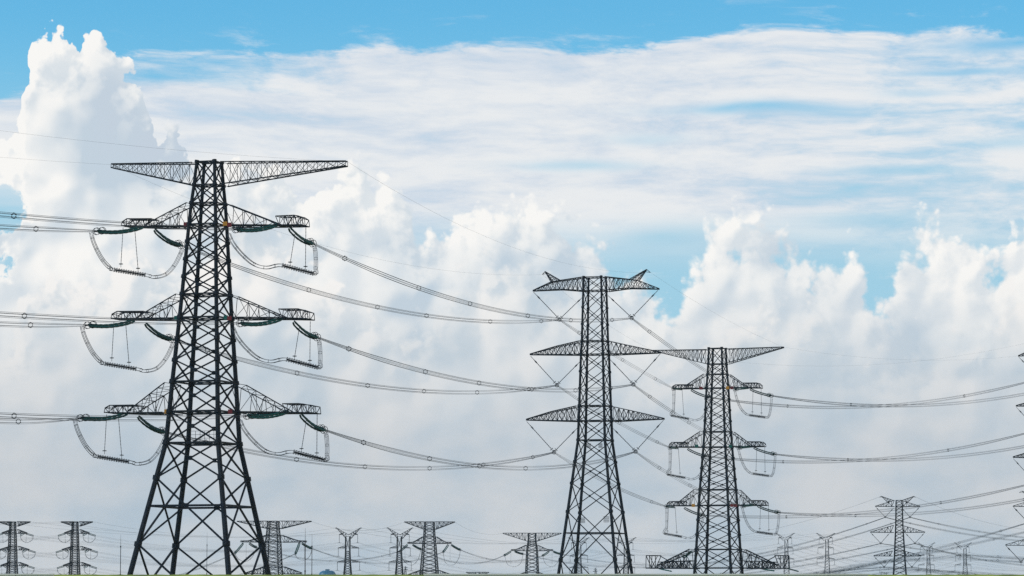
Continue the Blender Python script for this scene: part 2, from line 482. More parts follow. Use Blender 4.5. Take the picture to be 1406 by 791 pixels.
    # -------- dead-end insulators: several parallel strings of sheds with rings at the live end
    def string(self, p, q, n, r, material, gap=0.45, rings=True, sag=0.0, R=0.72):
        a = self.loc(*p) if len(p) == 3 else self.loc(p[0], p[1]); b = self.loc(*q)
        d = norm(sub(b, a)); side = norm(cross(d, (0, 0, 1)))
        m = MB()
        L_ = dist(a, b); k = max(10, int(L_ / (r * 2.2)))
        for j in range(n):
            off = mul(side, (j - (n - 1) / 2) * gap)
            off = add(off, (0, 0, ((j % 2) - 0.5) * gap * (0.9 if n > 1 else 0)))
            pts, rr = [], []
            for i in range(k + 1):
                t = i / k
                pts.append(add(add(lerp(a, b, t), off if 0.02 < t < 0.99 else mul(off, 0.6)), (0, 0, -sag * 4 * t * (1 - t))))
                rr.append(r if (i % 2 and i > 1) else r * 0.8)
            m.tube(pts, rr, 6)
        o = m.build('insulator_string', material, self.o)
        if rings:
            g = MB()
            for t, st in ((0.02, 1.0), (-0.10, 1.0)):
                c = add(b, mul(d, t * L_))
                for s in (-1, 1):
                    g.hoop(add(c, mul(side, s * 0.32)), side, R, 0.065, 12, 4)
            g.build('grading_ring', FIT, o)
            y = MB(); y.bar(add(b, mul(d, -0.8)), add(b, mul(d, 0.7)), 0.16); y.bar(add(b, mul(side, -.5)), add(b, mul(side, .5)), 0.10)
            y.build('yoke_plate', FIT, o)
        return b
    def jumper(self, pts, bar_i, rods, nw=4, sp=0.40, r=0.06, smooth=5):
        """pts: (px,py,v) along the slack loop; bar_i: the two points that carry the stiff spacer bar; rods: (top, bottom)"""
        P = [self.loc(*p) for p in pts]
        o = None
        path = catmull(P, smooth)
        m = MB()
        for j in range(nw):
            a = 2 * pi * (j + .5) / nw
            q = []
            for i, p in enumerate(path):
                d = sub(path[min(i + 1, len(path) - 1)], path[max(i - 1, 0)])
                x = norm(cross(norm(d), (0, 1, 0))); y = norm(cross(norm(d), x))
                q.append(add(p, add(mul(x, sp * cos(a)), mul(y, sp * sin(a)))))
            m.tube(q, r, 4)
        o = m.build('jumper_loop', WIRE, self.o)
        for i in range(3, len(path) - 2, 4):
            s = MB(); s.hoop(path[i], sub(path[i + 1], path[i - 1]), sp * 1.05, 0.04, 6, 4)
            s.build('spacer', FIT, o)
        if bar_i:
            b = MB(); p, q = P[bar_i[0]], P[bar_i[1]]
            b.bar(p, q, 0.17, None, 6)
            n = max(6, int(dist(p, q) / 0.5))
            for i in range(n + 1):
                c = lerp(p, q, i / n); b.hoop(c, sub(q, p), sp * 1.25, 0.055, 6, 4)
            b.build('stiffening_bar', FIT, o)
        for tp, bt in rods:
            k = MB(); a = self.loc(*tp); e = self.loc(*bt)
            nn = 24; pp = [lerp(a, e, i / nn) for i in range(nn + 1)]
            k.tube(pp, [0.075 if i % 2 else 0.05 for i in range(nn + 1)], 5)
            k.bar(add(e, (0, 0, .15)), add(e, (0, 0, .30)), 0.42, None, 8); k.bar(add(e, (0, 0, -0.5)), e, 0.05)
            k.build('hanger_rod', GREY_INS, o)
    def vstring(self, p, q, b, r=0.13, ring=0.55):
        for a in (p, q):
            A = self.loc(*a); B = self.loc(*b)
            B2 = lerp(B, A, 0.06); k = 34
            m = MB(); m.tube([lerp(A, B2, i / k) for i in range(k + 1)], [r * (1.0 if (i % 2 and 3 < i < k - 1) else 0.55) for i in range(k + 1)], 6)
            c = lerp(A, B, 0.2); d = norm(sub(B, A)); m.bar(add(c, mul(d, -.4)), add(c, mul(d, .4)), r * 1.5, None, 6)
            o = m.build('insulator_string', GREY_INS, self.o)
            g = MB(); g.hoop(lerp(A, B, 0.91), d, ring * 0.8, 0.06, 10, 4); g.build('grading_ring', FIT, o)
        m = MB(); B = self.loc(*b)
        m.hoop(add(B, (0, 0, -.1)), (0, 1, 0), ring, 0.09, 10, 4); m.hoop(add(B, (0, 0, -.1)), (0, 1, 0), ring * .55, 0.10, 8, 4); m.bar(add(B, (-.5, 0, .3)), add(B, (.5, 0, .3)), .14)
        m.build('suspension_clamp', FIT, self.o)
        return self.world(add(B, (0, 0, -.15)))
    def plate(self, px, py, col, s=0.95):
        p = self.loc(px, py, -self.width(self.loc(px, py)[2]) / 2 - 0.3)
        m = MB(); m.box(p, s, 0.08, s * 0.9); m.build('phase_plate', PLATES[col], self.o)
    def cage(self, x0, x1, y0, y1, v):
        m = MB(); a = self.loc(x0, y1, v); b = self.loc(x1, y1, v); zt = self.loc(x0, y0, v)[2]
        for k in range(4):
            z = a[2] + (zt - a[2]) * k / 3
            m.bar((a[0], v, z), (b[0], v, z), 0.05)
        for k in range(7):
            x = a[0] + (b[0] - a[0]) * k / 6; m.bar((x, v, a[2]), (x, v, zt), 0.05)
        m.build('safety_railing', STEEL, self.o)

# ------------------------------------------------------------------ ground, bank and low walls
def quad_sheet(name, xs, ys, zf, m):
    me = bpy.data.meshes.new(name)
    vs_ = [(x, y, zf(x, y)) for y in ys for x in xs]; n = len(xs)
    fs = [(j * n + i, j * n + i + 1, (j + 1) * n + i + 1, (j + 1) * n + i) for j in range(len(ys) - 1) for i in range(n - 1)]
    me.from_pydata(vs_, [], fs); me.materials.append(m); me.update()
    o = bpy.data.objects.new(name, me); C.objects.link(o); o['kind'] = 'structure'; return o
FARY = 6800.0
quad_sheet('ground', [-1500, -500, 0, 500, 1500], [-60, 100, 400, 1500, FARY - 20], lambda x, y: 0.0, SOIL)
BY = 150.0
CREST = at(703, 789.6, BY)[2]
rng = random.Random(3)
tuft = {}
def bankz(x, y):
    d = abs(y - BY)
    z = CREST * max(0.0, 1 - max(0, d - 1.2) / 9.0) + 0.004
    return z + (rng.uniform(-.014, .008) if d < 1.3 else 0.0)
quad_sheet('grass_bank', [-60 + 0.25 * i for i in range(481)], [BY + d for d in (-10.2, -5, -1.2, -0.6, 0, 0.6, 1.2, 5, 10.2)], bankz, GRASS)
def low_wall(px0, px1, label):
    a = at(px0, 789, BY - 2.2); b = at(px1, 789, BY - 2.2)
    m = MB(); z = at(703, 789.3, BY - 2.2)[2]
    n = max(2, int((b[0] - a[0]) / 1.5))
    for i in range(n):
        x0 = a[0] + (b[0] - a[0]) * i / n; x1 = a[0] + (b[0] - a[0]) * (i + 1) / n
        m.box(((x0 + x1) / 2, BY - 2.2, (z - 1.2) / 2 + 0.55), x1 - x0 - 0.03, 0.28, z + 0.1)
    w = tag(m.build('low_wall', CONCRETE), label, 'wall')
    c = MB(); c.box(((a[0] + b[0]) / 2, BY - 2.2, z + 0.015), b[0] - a[0], 0.36, 0.05); c.build('coping', CONCRETE, w)
low_wall(-30, 74, 'short pale concrete wall top in the corner below the twin far pylons')
low_wall(582, 1192, 'long pale concrete wall top running below the two middle pylons')

# ------------------------------------------------------------------ air
hz = MB(); top = 128.0
hz.box((0, (FARY - 80) / 2, (top - 1) / 2), 3100, FARY + 80, top + 1)
hm = bpy.data.materials.new('haze_air'); hm.use_nodes = True
ht = hm.node_tree; ht.nodes.clear()
pv = ht.nodes.new('ShaderNodeVolumePrincipled'); mo = ht.nodes.new('ShaderNodeOutputMaterial')
pv.inputs['Color'].default_value = (0.86, 0.92, 1.0, 1); pv.inputs['Density'].default_value = 2.1e-5
ht.links.new(pv.outputs[0], mo.inputs['Volume'])
haze = hz.build('haze', hm); haze['kind'] = 'stuff'

# ------------------------------------------------------------------ the large tension pylon
T1 = Pylon('transmission_pylon', 284, 750.0, 18, 'largest dark lattice pylon, with green insulators and six slack jumper loops', None)
LV = [(223, 33), (255, 39), (280, 45), (309, 50), (405, 64), (437, 69), (525, 84), (566, 90), (609, 97), (657, 120), (748, 163)]
T1.body(LV, [1, 1, 1, 4, 1, 3, 1, 1, 1, 1, 1], (0.33, 0.60), (0.155, 0.25), {0, 1, 2, 3, 4, 5, 6, 7, 8}, 216, belt={9}, lean=(287.4, 275.5))
# earth-wire beam
T1.arm([(268, 255), (154, 230.5)], [(271, 224.3), (153, 225.3)], 1.3, 9, .17, .06, cross_lace=2)
T1.arm([(307, 254.5), (476, 228)], [(304, 223.3), (477, 221.3)], 1.3, 12, .17, .06, cross_lace=2)
def tension_arm(T, side, yl, root_x, yu, knee, box0, box1, tip, r=.16, lace=.07, n=5, dep=4.2):
    m = MB()
    xk = box0[0] + side * -0.0 + side * (4 if side < 0 else 0)
    rd = T.width(T.loc(root_x, yl)[2])
    T.arm([(root_x, yl), (xk, yl)], [(root_x, yu), (xk, yl - (3.2 if side < 0 else 1.6))], dep + (rd - dep) * .35, n, r, lace, m=m)
    T.arm([(box0[0] - side * 3, yl), (tip[0], tip[1])], [(box0[0] - side * 3, box0[1]), box1, (tip[0], tip[2])], dep, 6, r, lace * 1.1, root_depth=dep + (rd - dep) * .35, m=m)
    m.bar(T.loc(root_x, yl - .2), T.loc(tip[0], tip[1] - .2), r * 1.1)
    m.build('crossarm', STEEL, T.o)
tension_arm(T1, -1, 312, 262, 280, (217, 305), (210, 301.5), (176, 301.5), (172, 311, 306))
tension_arm(T1, 1, 310.5, 312, 280, (376, 306.5), (386, 298), (412, 296.5), (420, 310, 301.5))
tension_arm(T1, -1, 438.5, 250, 405.5, (207, 432), (200, 428.5), (162, 428.5), (158, 438.5, 432.5))
tension_arm(T1, 1, 437.5, 319, 405.5, (382, 434), (391, 425.5), (414, 425), (427, 438.5, 429.5))
tension_arm(T1, -1, 568, 237, 527, (193, 560), (187, 557), (152, 557.3), (148.7, 567, 561))
tension_arm(T1, 1, 567, 327, 527, (391, 564), (397, 555.3), (418, 554.8), (435.5, 567.5, 558.5))
T1A, T1B, T1C, T1D = [], [], [], []            # live ends: left arm towards the left span, left arm onward, right arm towards the left span, right arm onward
OFF = {0: (0, 0, 0, 0), 1: (-12.5, 129, 6, 129), 2: (-22.5, 256.5, 15.5, 256)}
for k in range(3):
    lx, ly, rx, ry = OFF[k]
    nA, fB = -9.0, 8.0
    l = lambda x, y, v=0.0: (x + lx, y + ly, v)
    q = lambda x, y, v=0.0: (x + rx, y + ry, v)
    T1A.append(T1.world(T1.string(l(197, 311.5, -2), l(134, 317.5, nA), 2, .25, GREEN, .5, sag=.6)))
    T1B.append(T1.world(T1.string(l(213, 315.5, 2), l(248, 336.5, fB), 3, .25, GREEN, .55, sag=.6)))
    T1C.append(T1.world(T1.string(q(381, 308.5, -2), q(325, 315, nA), 2, .25, GREEN, .5, sag=.6)))
    T1D.append(T1.world(T1.string(q(398, 313, 2), q(429, 334, fB), 3, .25, GREEN, .55, sag=.6)))
    T1.jumper([l(125, 319, nA), l(129, 334, nA), l(139, 354, -7), l(150, 367, -4), l(157, 370.5, -2), l(199, 377.5, 2), l(212, 380.5, 4), l(228, 376.5, 6), l(241, 362, 7), l(251, 341, fB)],
              (4, 5), [(l(169, 312.5), l(166, 364, -1.5)), (l(185, 314), l(189.6, 370, 1.5))])
    T1.jumper([q(314, 321, nA), q(320, 334, nA), q(333, 350, -7), q(349, 363, -4), q(366, 367.5, -2.5), q(388, 364.5, -2), q(430, 375.5, 2), q(433.5, 368, 4), q(433.5, 352, 6), q(432, 338, fB)],
              (5, 6), [(q(405, 321), q(398.5, 361.5, -1.5)), (q(420, 312), q(419.5, 367.5, 1.5))])
for px, py, c in ((255, 308, 'red'), (309, 307, 'yellow'), (315, 308.5, 'red'), (242, 436.5, 'green'), (310, 436, 'green'), (315, 437, 'red'), (228.5, 565, 'yellow'), (316, 565, 'red')):
    T1.plate(px, py, c)
T1.cage(262, 300, 592, 607, 2.0)
T1L = T1.world(T1.loc(153, 226)); T1R = T1.world(T1.loc(477, 222))

# ------------------------------------------------------------------ suspension pylons with V strings
def suspension(name, spec, cx, D, th, label, group, S=lambda x, y: (x, y), k=1.0, gz=0.0, leg=(.30, .50), br=(.12, .19), lace=.09, ch=.18, small=False):
    T = Pylon(name, cx, D, th, label, group, gz)
    T.body([(S(0, py)[1], w * k) for py, w in spec['body']], spec['panels'], leg, br, set(spec['horiz']), spec['base'] * k, collars=not small, nleg=5 if small else 8, belt=set(spec.get('belt', [])), lean=spec.get('lean'))
    for a in spec['arms']:
        T.arm([S(*p) for p in a[0]], [S(*p) for p in a[1]], .7, a[2], ch, lace, cross_lace=1 if small else 2)
    for a in spec['peaks']:
        T.peak(S(*a[0]), S(*a[1]), S(*a[2]), 2.4, ch * .8, hook=S(*a[3]))
    ends = []
    for p, q, b in spec['vees']:
        ends.append(T.vstring(S(*p), S(*q), S(*b), *( (.16, .5) if small else (.13, .6))))
    pk = [T.world(T.loc(*S(*p))) for p in spec['tips']]
    return T, ends, pk
SPEC2 = {
    'body': [(381, 31), (399.5, 32.5), (468.5, 36.5), (487, 39), (557.5, 44), (578, 45.6), (604.6, 47.5), (664, 65), (703, 76.4), (769, 95.8)],
    'panels': [1, 3, 1, 3, 1, 1, 2, 1, 1, 1], 'horiz': [0, 1, 2, 3, 4, 5, 6], 'base': 124, 'belt': [8], 'lean': None,
    'arms': [
        ([(803, 399.8), (771.6, 397.6), (732, 399.8)], [(803, 381), (758.7, 387), (732, 398.8)], 11),
        ([(833, 399.5), (863, 396), (905, 397.2)], [(833, 380.5), (876, 385), (905, 396.2)], 11),
        ([(799, 487.2), (728, 487.3)], [(800, 468.5), (765.7, 475.7), (728, 486)], 11),
        ([(836, 487), (907.5, 484.8)], [(836, 468.5), (864, 474.5), (907.5, 483.6)], 11),
        ([(795, 578.5), (722.8, 577)], [(796, 557.8), (758.7, 565.4), (722.8, 575.6)], 11),
        ([(840, 578.3), (912, 575.6)], [(839, 557.8), (871, 564.8), (912, 574.3)], 11)],
    'peaks': [((758, 387.5), (769, 385), (748.5, 372.8), (744.7, 377)), ((876, 385.5), (866, 383.5), (888, 370), (893, 374.3))],
    'tips': [(745, 377), (893, 374)],
    'vees': [((732.5, 401), (801, 407), (768.2, 438.4)), ((835, 406), (903.5, 398.5), (867.3, 436.2)),
             ((728.5, 489), (797.5, 495.5), (764.7, 528.5)), ((837.5, 493.5), (906.5, 486), (869.6, 527.5)),
             ((723.3, 579), (793.5, 587), (760.7, 620.5)), ((840.5, 587), (911, 577), (872.6, 619.6))]}
T2, T2V, T2P = suspension('transmission_pylon', SPEC2, 817, 1067.0, 17, 'tall grey-black pylon with V strings and two short peaks, right of the largest pylon', None)
T2.cage(806, 811, 609, 615, 2.0); T2.cage(822, 827, 609, 615, 2.0); T2.cage(797, 803, 711, 718, 3.0); T2.cage(829, 836, 709, 717, 3.0)
s4 = 0.785
T4map = lambda x, y: (1465 + (x - 817) * s4, 850 + (y - 850) * s4 - 7.5)
T4, T4V, T4P = suspension('transmission_pylon', SPEC2, 1465, 1359.0, 17, 'grey pylon beyond the frame edge, only the tips of its left arms showing', None, S=T4map, k=s4)

# ------------------------------------------------------------------ second tension pylon
T3 = Pylon('transmission_pylon', 985, 1300.0, 21, 'dense dark tension pylon with a wide lowest truss, right of the tall V-string pylon', None)
T3.body([(478.5, 24), (500, 26), (514, 28), (533, 31), (593, 37.5), (614, 40.5), (672.5, 51), (694, 54), (754.5, 62), (780, 66)],
        [1, 1, 1, 4, 1, 4, 1, 3, 1, 2], (.36, .52), (.14, .20), {0, 1, 2, 3, 4, 5, 6, 7, 8, 9}, 84)
T3.arm([(972, 500), (897, 482)], [(973, 480.3), (896, 481)], 1.2, 13, .16, .08, cross_lace=2)
T3.arm([(998, 499.5), (1076, 477.4)], [(997, 479.5), (1077, 476.3)], 1.2, 13, .16, .08, cross_lace=2)
tension_arm(T3, -1, 533.5, 969, 514, (952, 528.5), (947, 528.5), (928.5, 528.6), (925.5, 534, 531), n=5, r=.2, lace=.085)
tension_arm(T3, 1, 532.5, 1000.5, 514, (1022, 527), (1025, 526.3), (1041, 526), (1045, 532.7, 529.5), n=5, r=.2, lace=.085)
tension_arm(T3, -1, 614, 965, 593, (944, 608), (940, 607.6), (923.5, 607.6), (921, 614, 610.5), n=5, r=.2, lace=.085)
tension_arm(T3, 1, 613.5, 1005, 593, (1028, 607.5), (1031, 606.8), (1046.5, 606.8), (1049.5, 613, 609.5), n=5, r=.2, lace=.085)
tension_arm(T3, -1, 694.5, 958.5, 672.5, (941, 689), (937, 688.6), (921, 688.8), (918, 694.5, 691.5), n=5, r=.2, lace=.085)
tension_arm(T3, 1, 694, 1012, 672.5, (1030, 688), (1034, 687.4), (1050.5, 687.4), (1053, 694, 690.5), n=5, r=.2, lace=.085)
for sd, xr, xk, xt in ((-1, 953, 905.5, 889.5), (1, 1018, 1066, 1081.6)):
    m = MB()
    T3.arm([(xr, 780.3), (xk, 780.3)], [(xr, 754.5), (xk, 776)], 5.0, 6, .30, .13, m=m)
    T3.arm([(xr, 780.2), (xk, 780.2)], [(xr, 770), (xk, 772)], 4.2, 9, .24, .13, root_depth=8.0, m=m)
    T3.arm([(xk, 780.3), (xt, 780.3)], [(xk, 763), (xt, 763)], 4.5, 2, .26, .15, root_depth=4.8, m=m)
    m.bar(T3.loc(xk, 763, 2), T3.loc(xk - sd * 16, 772, 3), .18); m.bar(T3.loc(xk, 763, -2), T3.loc(xk - sd * 16, 772, -3), .18)
    m.build('crossarm', STEEL, T3.o)
T3A, T3B, T3C, T3D = [], [], [], []
OFF3 = {0: (0, 0, 0, 0), 1: (-5, 81, 5, 80.4), 2: (-9.5, 162, 10.2, 160.4)}
for k in range(3):
    lx, ly, rx, ry = OFF3[k]
    l = lambda x, y, v=0.0: (x + lx, y + ly, v)
    q = lambda x, y, v=0.0: (x + rx, y + ry, v)
    nA, fB = -9.0, 8.0
    T3A.append(T3.world(T3.string(l(936, 534.5, -1), l(924.5, 533.5, nA), 2, .2, GREEN, .5, R=.7)))
    T3B.append(T3.world(T3.string(l(949, 535.5, 1), l(974, 545.5, fB), 2, .22, GREEN, .5, sag=.3, R=.7)))
    T3C.append(T3.world(T3.string(q(1028, 532.5, -1), q(1009.5, 534.5, nA), 2, .2, GREEN, .5, R=.7)))
    T3D.append(T3.world(T3.string(q(1030, 534.5, 1), q(1058.5, 543.3, fB), 2, .22, GREEN, .5, sag=.3, R=.7)))
    T3.jumper([l(924.7, 535.5, nA), l(924.8, 548, -7), l(924.5, 562, -4), l(922, 570.5, -2), l(945.5, 575, 2), l(954, 577, 4), l(963, 574, 6), l(971, 562, 7), l(975.5, 548, fB)],
              (3, 4), [(l(927.5, 534.5), l(926, 568, -1.5)), (l(936.5, 535.5), l(938.8, 569.5, 1.5))], r=.045)
    T3.jumper([q(1008.5, 535, nA), q(1012.5, 550, -8), q(1018, 562, -5), q(1024.5, 568.5, -2.5), q(1029, 570, -2), q(1050.5, 573, 2), q(1055.5, 571.5, 4), q(1058, 562, 6), q(1059.5, 547, fB)],
              (4, 5), [(q(1034, 535), q(1033, 566.5, -1.5)), (q(1045, 533.5), q(1045.5, 568, 1.5))], r=.045)
T3.string((905, 781, -2), (922, 784.5, -7), 1, .25, GREEN, rings=False); T3.string((1045, 781, -2), (1063, 784, -7), 1, .25, GREEN, rings=False)
T3.string((1081, 780.5, 0), (1096, 784.5, 6), 1, .25, GREEN, rings=False); T3.string((950, 757, 3), (938, 766, -2), 2, .25, GREEN, rings=False)
for px, py, c in ((962.5, 533, 'red'), (999, 532.5, 'yellow'), (1005, 532.5, 'red'), (956.5, 612.5, 'green'), (1003, 612.5, 'green'), (952, 694, 'yellow'), (1005, 694, 'red'), (1010, 694, 'red')):
    T3.plate(px, py, c, 1.2)
T3L = T3.world(T3.loc(897, 481.3)); T3R = T3.world(T3.loc(1076.5, 476.8))

# ------------------------------------------------------------------ wires
def parab(P, Q, sag, n=40):
    return [add(lerp(P, Q, i / n), (0, 0, -4 * sag * (i / n) * (1 - i / n))) for i in range(n + 1)]
def project(p):
    y = p[1] * CP + (p[2] - CAMZ) * SP; z = -p[1] * SP + (p[2] - CAMZ) * CP
    return 703 + F * p[0] / y, 395.5 - F * z / y
def fit_sag(P, Q, px, py):
    """the sag at which the wire seen from the road passes the measured point"""
    lo, hi = 0.0, 1.0
    for _ in range(50):
        t = (lo + hi) / 2
        x = project(lerp(P, Q, t))[0]
        if (x < px) == (project(Q)[0] > project(P)[0]): lo = t
        else: hi = t
    t = min(max(t, 0.02), 0.98); base = lerp(P, Q, t)
    x, y = project(base)
    return (py - y) * base[1] / F / (4 * t * (1 - t))
def bundle(P, Q, sag, label, group=None, n=6, R=.5, r=.042, gap=46.0, seg=44, cat='power line', sp0=0.1):
    path = parab(P, Q, sag, seg)
    o = tag(empty('conductor_bundle', P), label, cat, group)
    loc = [sub(p, P) for p in path]
    d = norm((Q[0] - P[0], Q[1] - P[1], 0)); side = (d[1], -d[0], 0)
    for j in range(n):
        a = 2 * pi * j / n + pi / 2
        m = MB(); off = add(mul(side, R * cos(a)), (0, 0, R * sin(a)))
        m.tube([add(p, mul(off, min(1, .35 + 4 * min(i, seg - i) / seg))) for i, p in enumerate(loc)], r, 4)
        m.build('wire', WIRE, o)
    L_ = dist(P, Q); k = max(1, int(L_ / gap))
    for i in range(k):
        t = (i + 0.5 + rng.uniform(-.12, .12)) / k
        c = add(lerp((0, 0, 0), sub(Q, P), t), (0, 0, -4 * sag * t * (1 - t)))
        m = MB(); m.hoop(c, d, R * 1.0, 0.06, 6, 4)
        for j in range(n):
            a = 2 * pi * j / n + pi / 2
            e = add(c, add(mul(side, R * cos(a)), (0, 0, R * sin(a)))); m.bar(add(e, mul(d, -.18)), add(e, mul(d, .18)), .11)
        m.build('spacer', FIT, o)
    return o
def single(P, Q, sag, label, group=None, r=.015, name='earth_wire', cat='wire', seg=40, pair=0.0):
    m = MB()
    for s in ((-1, 1) if pair else (0,)):
        m.tube([sub(add(p, (0, 0, s * pair)), P) for p in parab(P, Q, sag, seg)], r, 4)
    o = m.build(name, WIRE); o.location = P
    return tag(o, label, cat, group)
LVN = ['top', 'middle', 'lowest']
G0 = 'bundles of the nearest power line'
# left span, towards a pylon far off to the left and nearer; end height and sag follow from two measured points
def fit_two(P, Q, p1, p2):
    def y_at(dz, sag, px):
        lo, hi = 0.0, 1.0
        A = lambda t: add(lerp(P, Q, t), (0, 0, dz * t - 4 * sag * t * (1 - t)))
        for _ in range(40):
            t = (lo + hi) / 2
            if project(A(t))[0] > px: lo = t
            else: hi = t
        return project(A(lo))[1]
    b = [p1[1] - y_at(0, 0, p1[0]), p2[1] - y_at(0, 0, p2[0])]
    J = [[(y_at(1, 0, p[0]) - y_at(0, 0, p[0])), (y_at(0, 1, p[0]) - y_at(0, 0, p[0]))] for p in (p1, p2)]
    det = J[0][0] * J[1][1] - J[0][1] * J[1][0]
    dz = (b[0] * J[1][1] - b[1] * J[0][1]) / det; sag = (J[0][0] * b[1] - J[1][0] * b[0]) / det
    return add(Q, (0, 0, dz)), sag
LP = {0: (((5, 312), (80, 315.7)), ((5, 295), (150, 306.8))), 1: (((5, 445.2), (70, 446.8)), ((5, 432), (152, 439.7))), 2: (((5, 578.4), (60, 578)), ((5, 570.5), (164, 574.5)))}
for k in range(3):
    for e, s in ((T1A, 0), (T1C, 1)):
        P = e[k]; Q = at(-420 if s == 0 else -320, 400, 600.0); Q = (Q[0], Q[1], P[2])
        Q, sg_ = fit_two(P, Q, *LP[k][s])
        bundle(P, Q, sg_, 'bundled wires from the %s %s arm of the largest pylon to the left edge' % (LVN[k], 'left' if s == 0 else 'right'), G0)
for P, ps, nm in ((T1L, ((5, 216.3), (86, 222.2)), 'left'), (T1R, ((5, 180), (200, 202)), 'right')):
    Q = at(-420 if nm == 'left' else -320, 400, 600.0); Q = (Q[0], Q[1], P[2])
    Q, sg_ = fit_two(P, Q, *ps)
    single(P, Q, sg_, 'thin earth wire from the %s beam end of the largest pylon to the left edge' % nm)
# first span right
RP = {0: ((603, 436.0), (578.7, 397)), 1: ((596, 538), (579.6, 509.5)), 2: ((590, 643), (585.5, 629))}
for k in range(3):
    for e, s in ((T1B, 0), (T1D, 1)):
        P = e[k]; Q = T2V[2 * k + s]
        bundle(P, Q, fit_sag(P, Q, *RP[k][s]), 'bundled wires from the %s %s arm of the largest pylon to the V-string pylon' % (LVN[k], 'left' if s == 0 else 'right'), G0)
single(T1L, T2P[0], fit_sag(T1L, T2P[0], 560, 364), 'thin earth wire from the largest pylon left beam end to the V-string pylon')
single(T1R, T2P[1], fit_sag(T1R, T2P[1], 650, 318), 'thin earth wire from the largest pylon right beam end to the V-string pylon')
# V-string pylon to second tension pylon
SP3 = {0: ((860, 497.3), (925.7, 480)), 1: ((860, 586), (925.7, 567.5)), 2: ((838, 665), (943, 664.5))}
for k in range(3):
    for e, s in ((T3A, 0), (T3C, 1)):
        P = T2V[2 * k + s]; Q = e[k]
        bundle(P, Q, fit_sag(P, Q, *SP3[k][s]), 'bundled wires falling from the %s %s V string to the dense tension pylon' % (LVN[k], 'left' if s == 0 else 'right'), G0, gap=60, r=.034)
single(T2P[0], T3L, fit_sag(T2P[0], T3L, 837, 447.6), 'thin earth wire from the left V-string peak to the tension pylon beam')
single(T2P[1], T3R, fit_sag(T2P[1], T3R, 985, 432), 'thin earth wire from the right V-string peak to the tension pylon beam')
# onward to the pylon at the right edge
SP4 = {0: ((1269.4, 552), (1270.6, 556.5)), 1: ((1270.5, 623), (1274, 629.6)), 2: ((1333, 682.8), (1356.4, 694.4))}
for k in range(3):
    for e, s in ((T3B, 0), (T3D, 1)):
        P = e[k]; Q = T4V[2 * k + s]
        bundle(P, Q, fit_sag(P, Q, *SP4[k][s]), 'bundled wires from the %s %s arm of the dense tension pylon to the right edge' % (LVN[k], 'left' if s == 0 else 'right'), G0, r=.05, gap=50)
single(T3L, T4P[0], fit_sag(T3L, T4P[0], 1240, 498), 'thin earth wire from the dense tension pylon left beam end to the right edge')
single(T3R, T4P[1], fit_sag(T3R, T4P[1], 1240, 494), 'thin earth wire from the dense tension pylon right beam end to the right edge')

# ------------------------------------------------------------------ farther suspension pylon with V strings, and its nearer twin at the edge
SPEC8 = {
    'body': [(687, 9), (695.5, 9.7), (721, 11), (731, 12), (756, 15), (763, 15.6), (790, 19.5)],
    'panels': [2, 5, 2, 5, 2, 4, 4], 'horiz': [0, 1, 2, 3, 4, 5, 6], 'base': 28,
    'arms': [([(1228, 695.6), (1201.8, 695.4)], [(1228, 687), (1220, 689.5), (1201.8, 695)], 7), ([(1237, 695.6), (1263.3, 695.4)], [(1237, 687), (1245, 689.5), (1263.3, 695)], 7),
             ([(1227, 731.2), (1195, 731)], [(1227, 721.3), (1195, 730.4)], 8), ([(1238.5, 731.2), (1270, 731)], [(1238.5, 721.3), (1270, 730.4)], 8),
             ([(1225.5, 763.6), (1199.6, 763.4)], [(1226, 756.3), (1199.6, 762.8)], 7), ([(1240, 763.6), (1265, 763.4)], [(1240, 756.3), (1265, 762.8)], 7)],
    'peaks': [((1227.5, 687.5), (1220, 691), (1210, 681.3), (1207.6, 682.8)), ((1237.5, 687.5), (1245, 691), (1255, 681.3), (1257.4, 682.8))],
    'tips': [(1207.6, 682.5), (1257.4, 682.5)],
    'vees': [((1202.3, 696), (1226.5, 698), (1215.5, 710)), ((1238.5, 698), (1263, 696), (1249.5, 710)), ((1195.5, 731.5), (1221.5, 732), (1209.3, 746)), ((1243, 732), (1269.5, 731.5), (1256.3, 746)),
             ((1200, 764), (1224, 767), (1214, 778.5)), ((1241.5, 767), (1264.5, 764), (1252, 778.5))]}
kw = dict(leg=(.34, .5), br=(.15, .2), lace=.13, ch=.24, small=True)
T8, T8V, T8P = suspension('transmission_pylon', SPEC8, 1232.6, 2100.0, 8, 'small pylon with V strings and winged peaks between the far Y-headed pairs', None, **kw)
Emap = lambda x, y: (1437 + (x - 1232.6) * 1.5, 695.5 + (y - 695.5) * 1.5)
SPEC9 = dict(SPEC8); SPEC9['body'] = SPEC8['body'][:-1]; SPEC9['panels'] = [2, 5, 2, 5, 2, 2]; SPEC9['horiz'] = [0, 1, 2, 3, 4, 5]; SPEC9['base'] = 20
T9, T9V, T9P = suspension('transmission_pylon', SPEC9, 1437, 1400.0, 8, 'mostly cut-off pylon whose arm tip and V string show low at the right edge', None, S=Emap, k=1.5, leg=(.22, .3), br=(.1, .14), lace=.09, ch=.15, small=True)

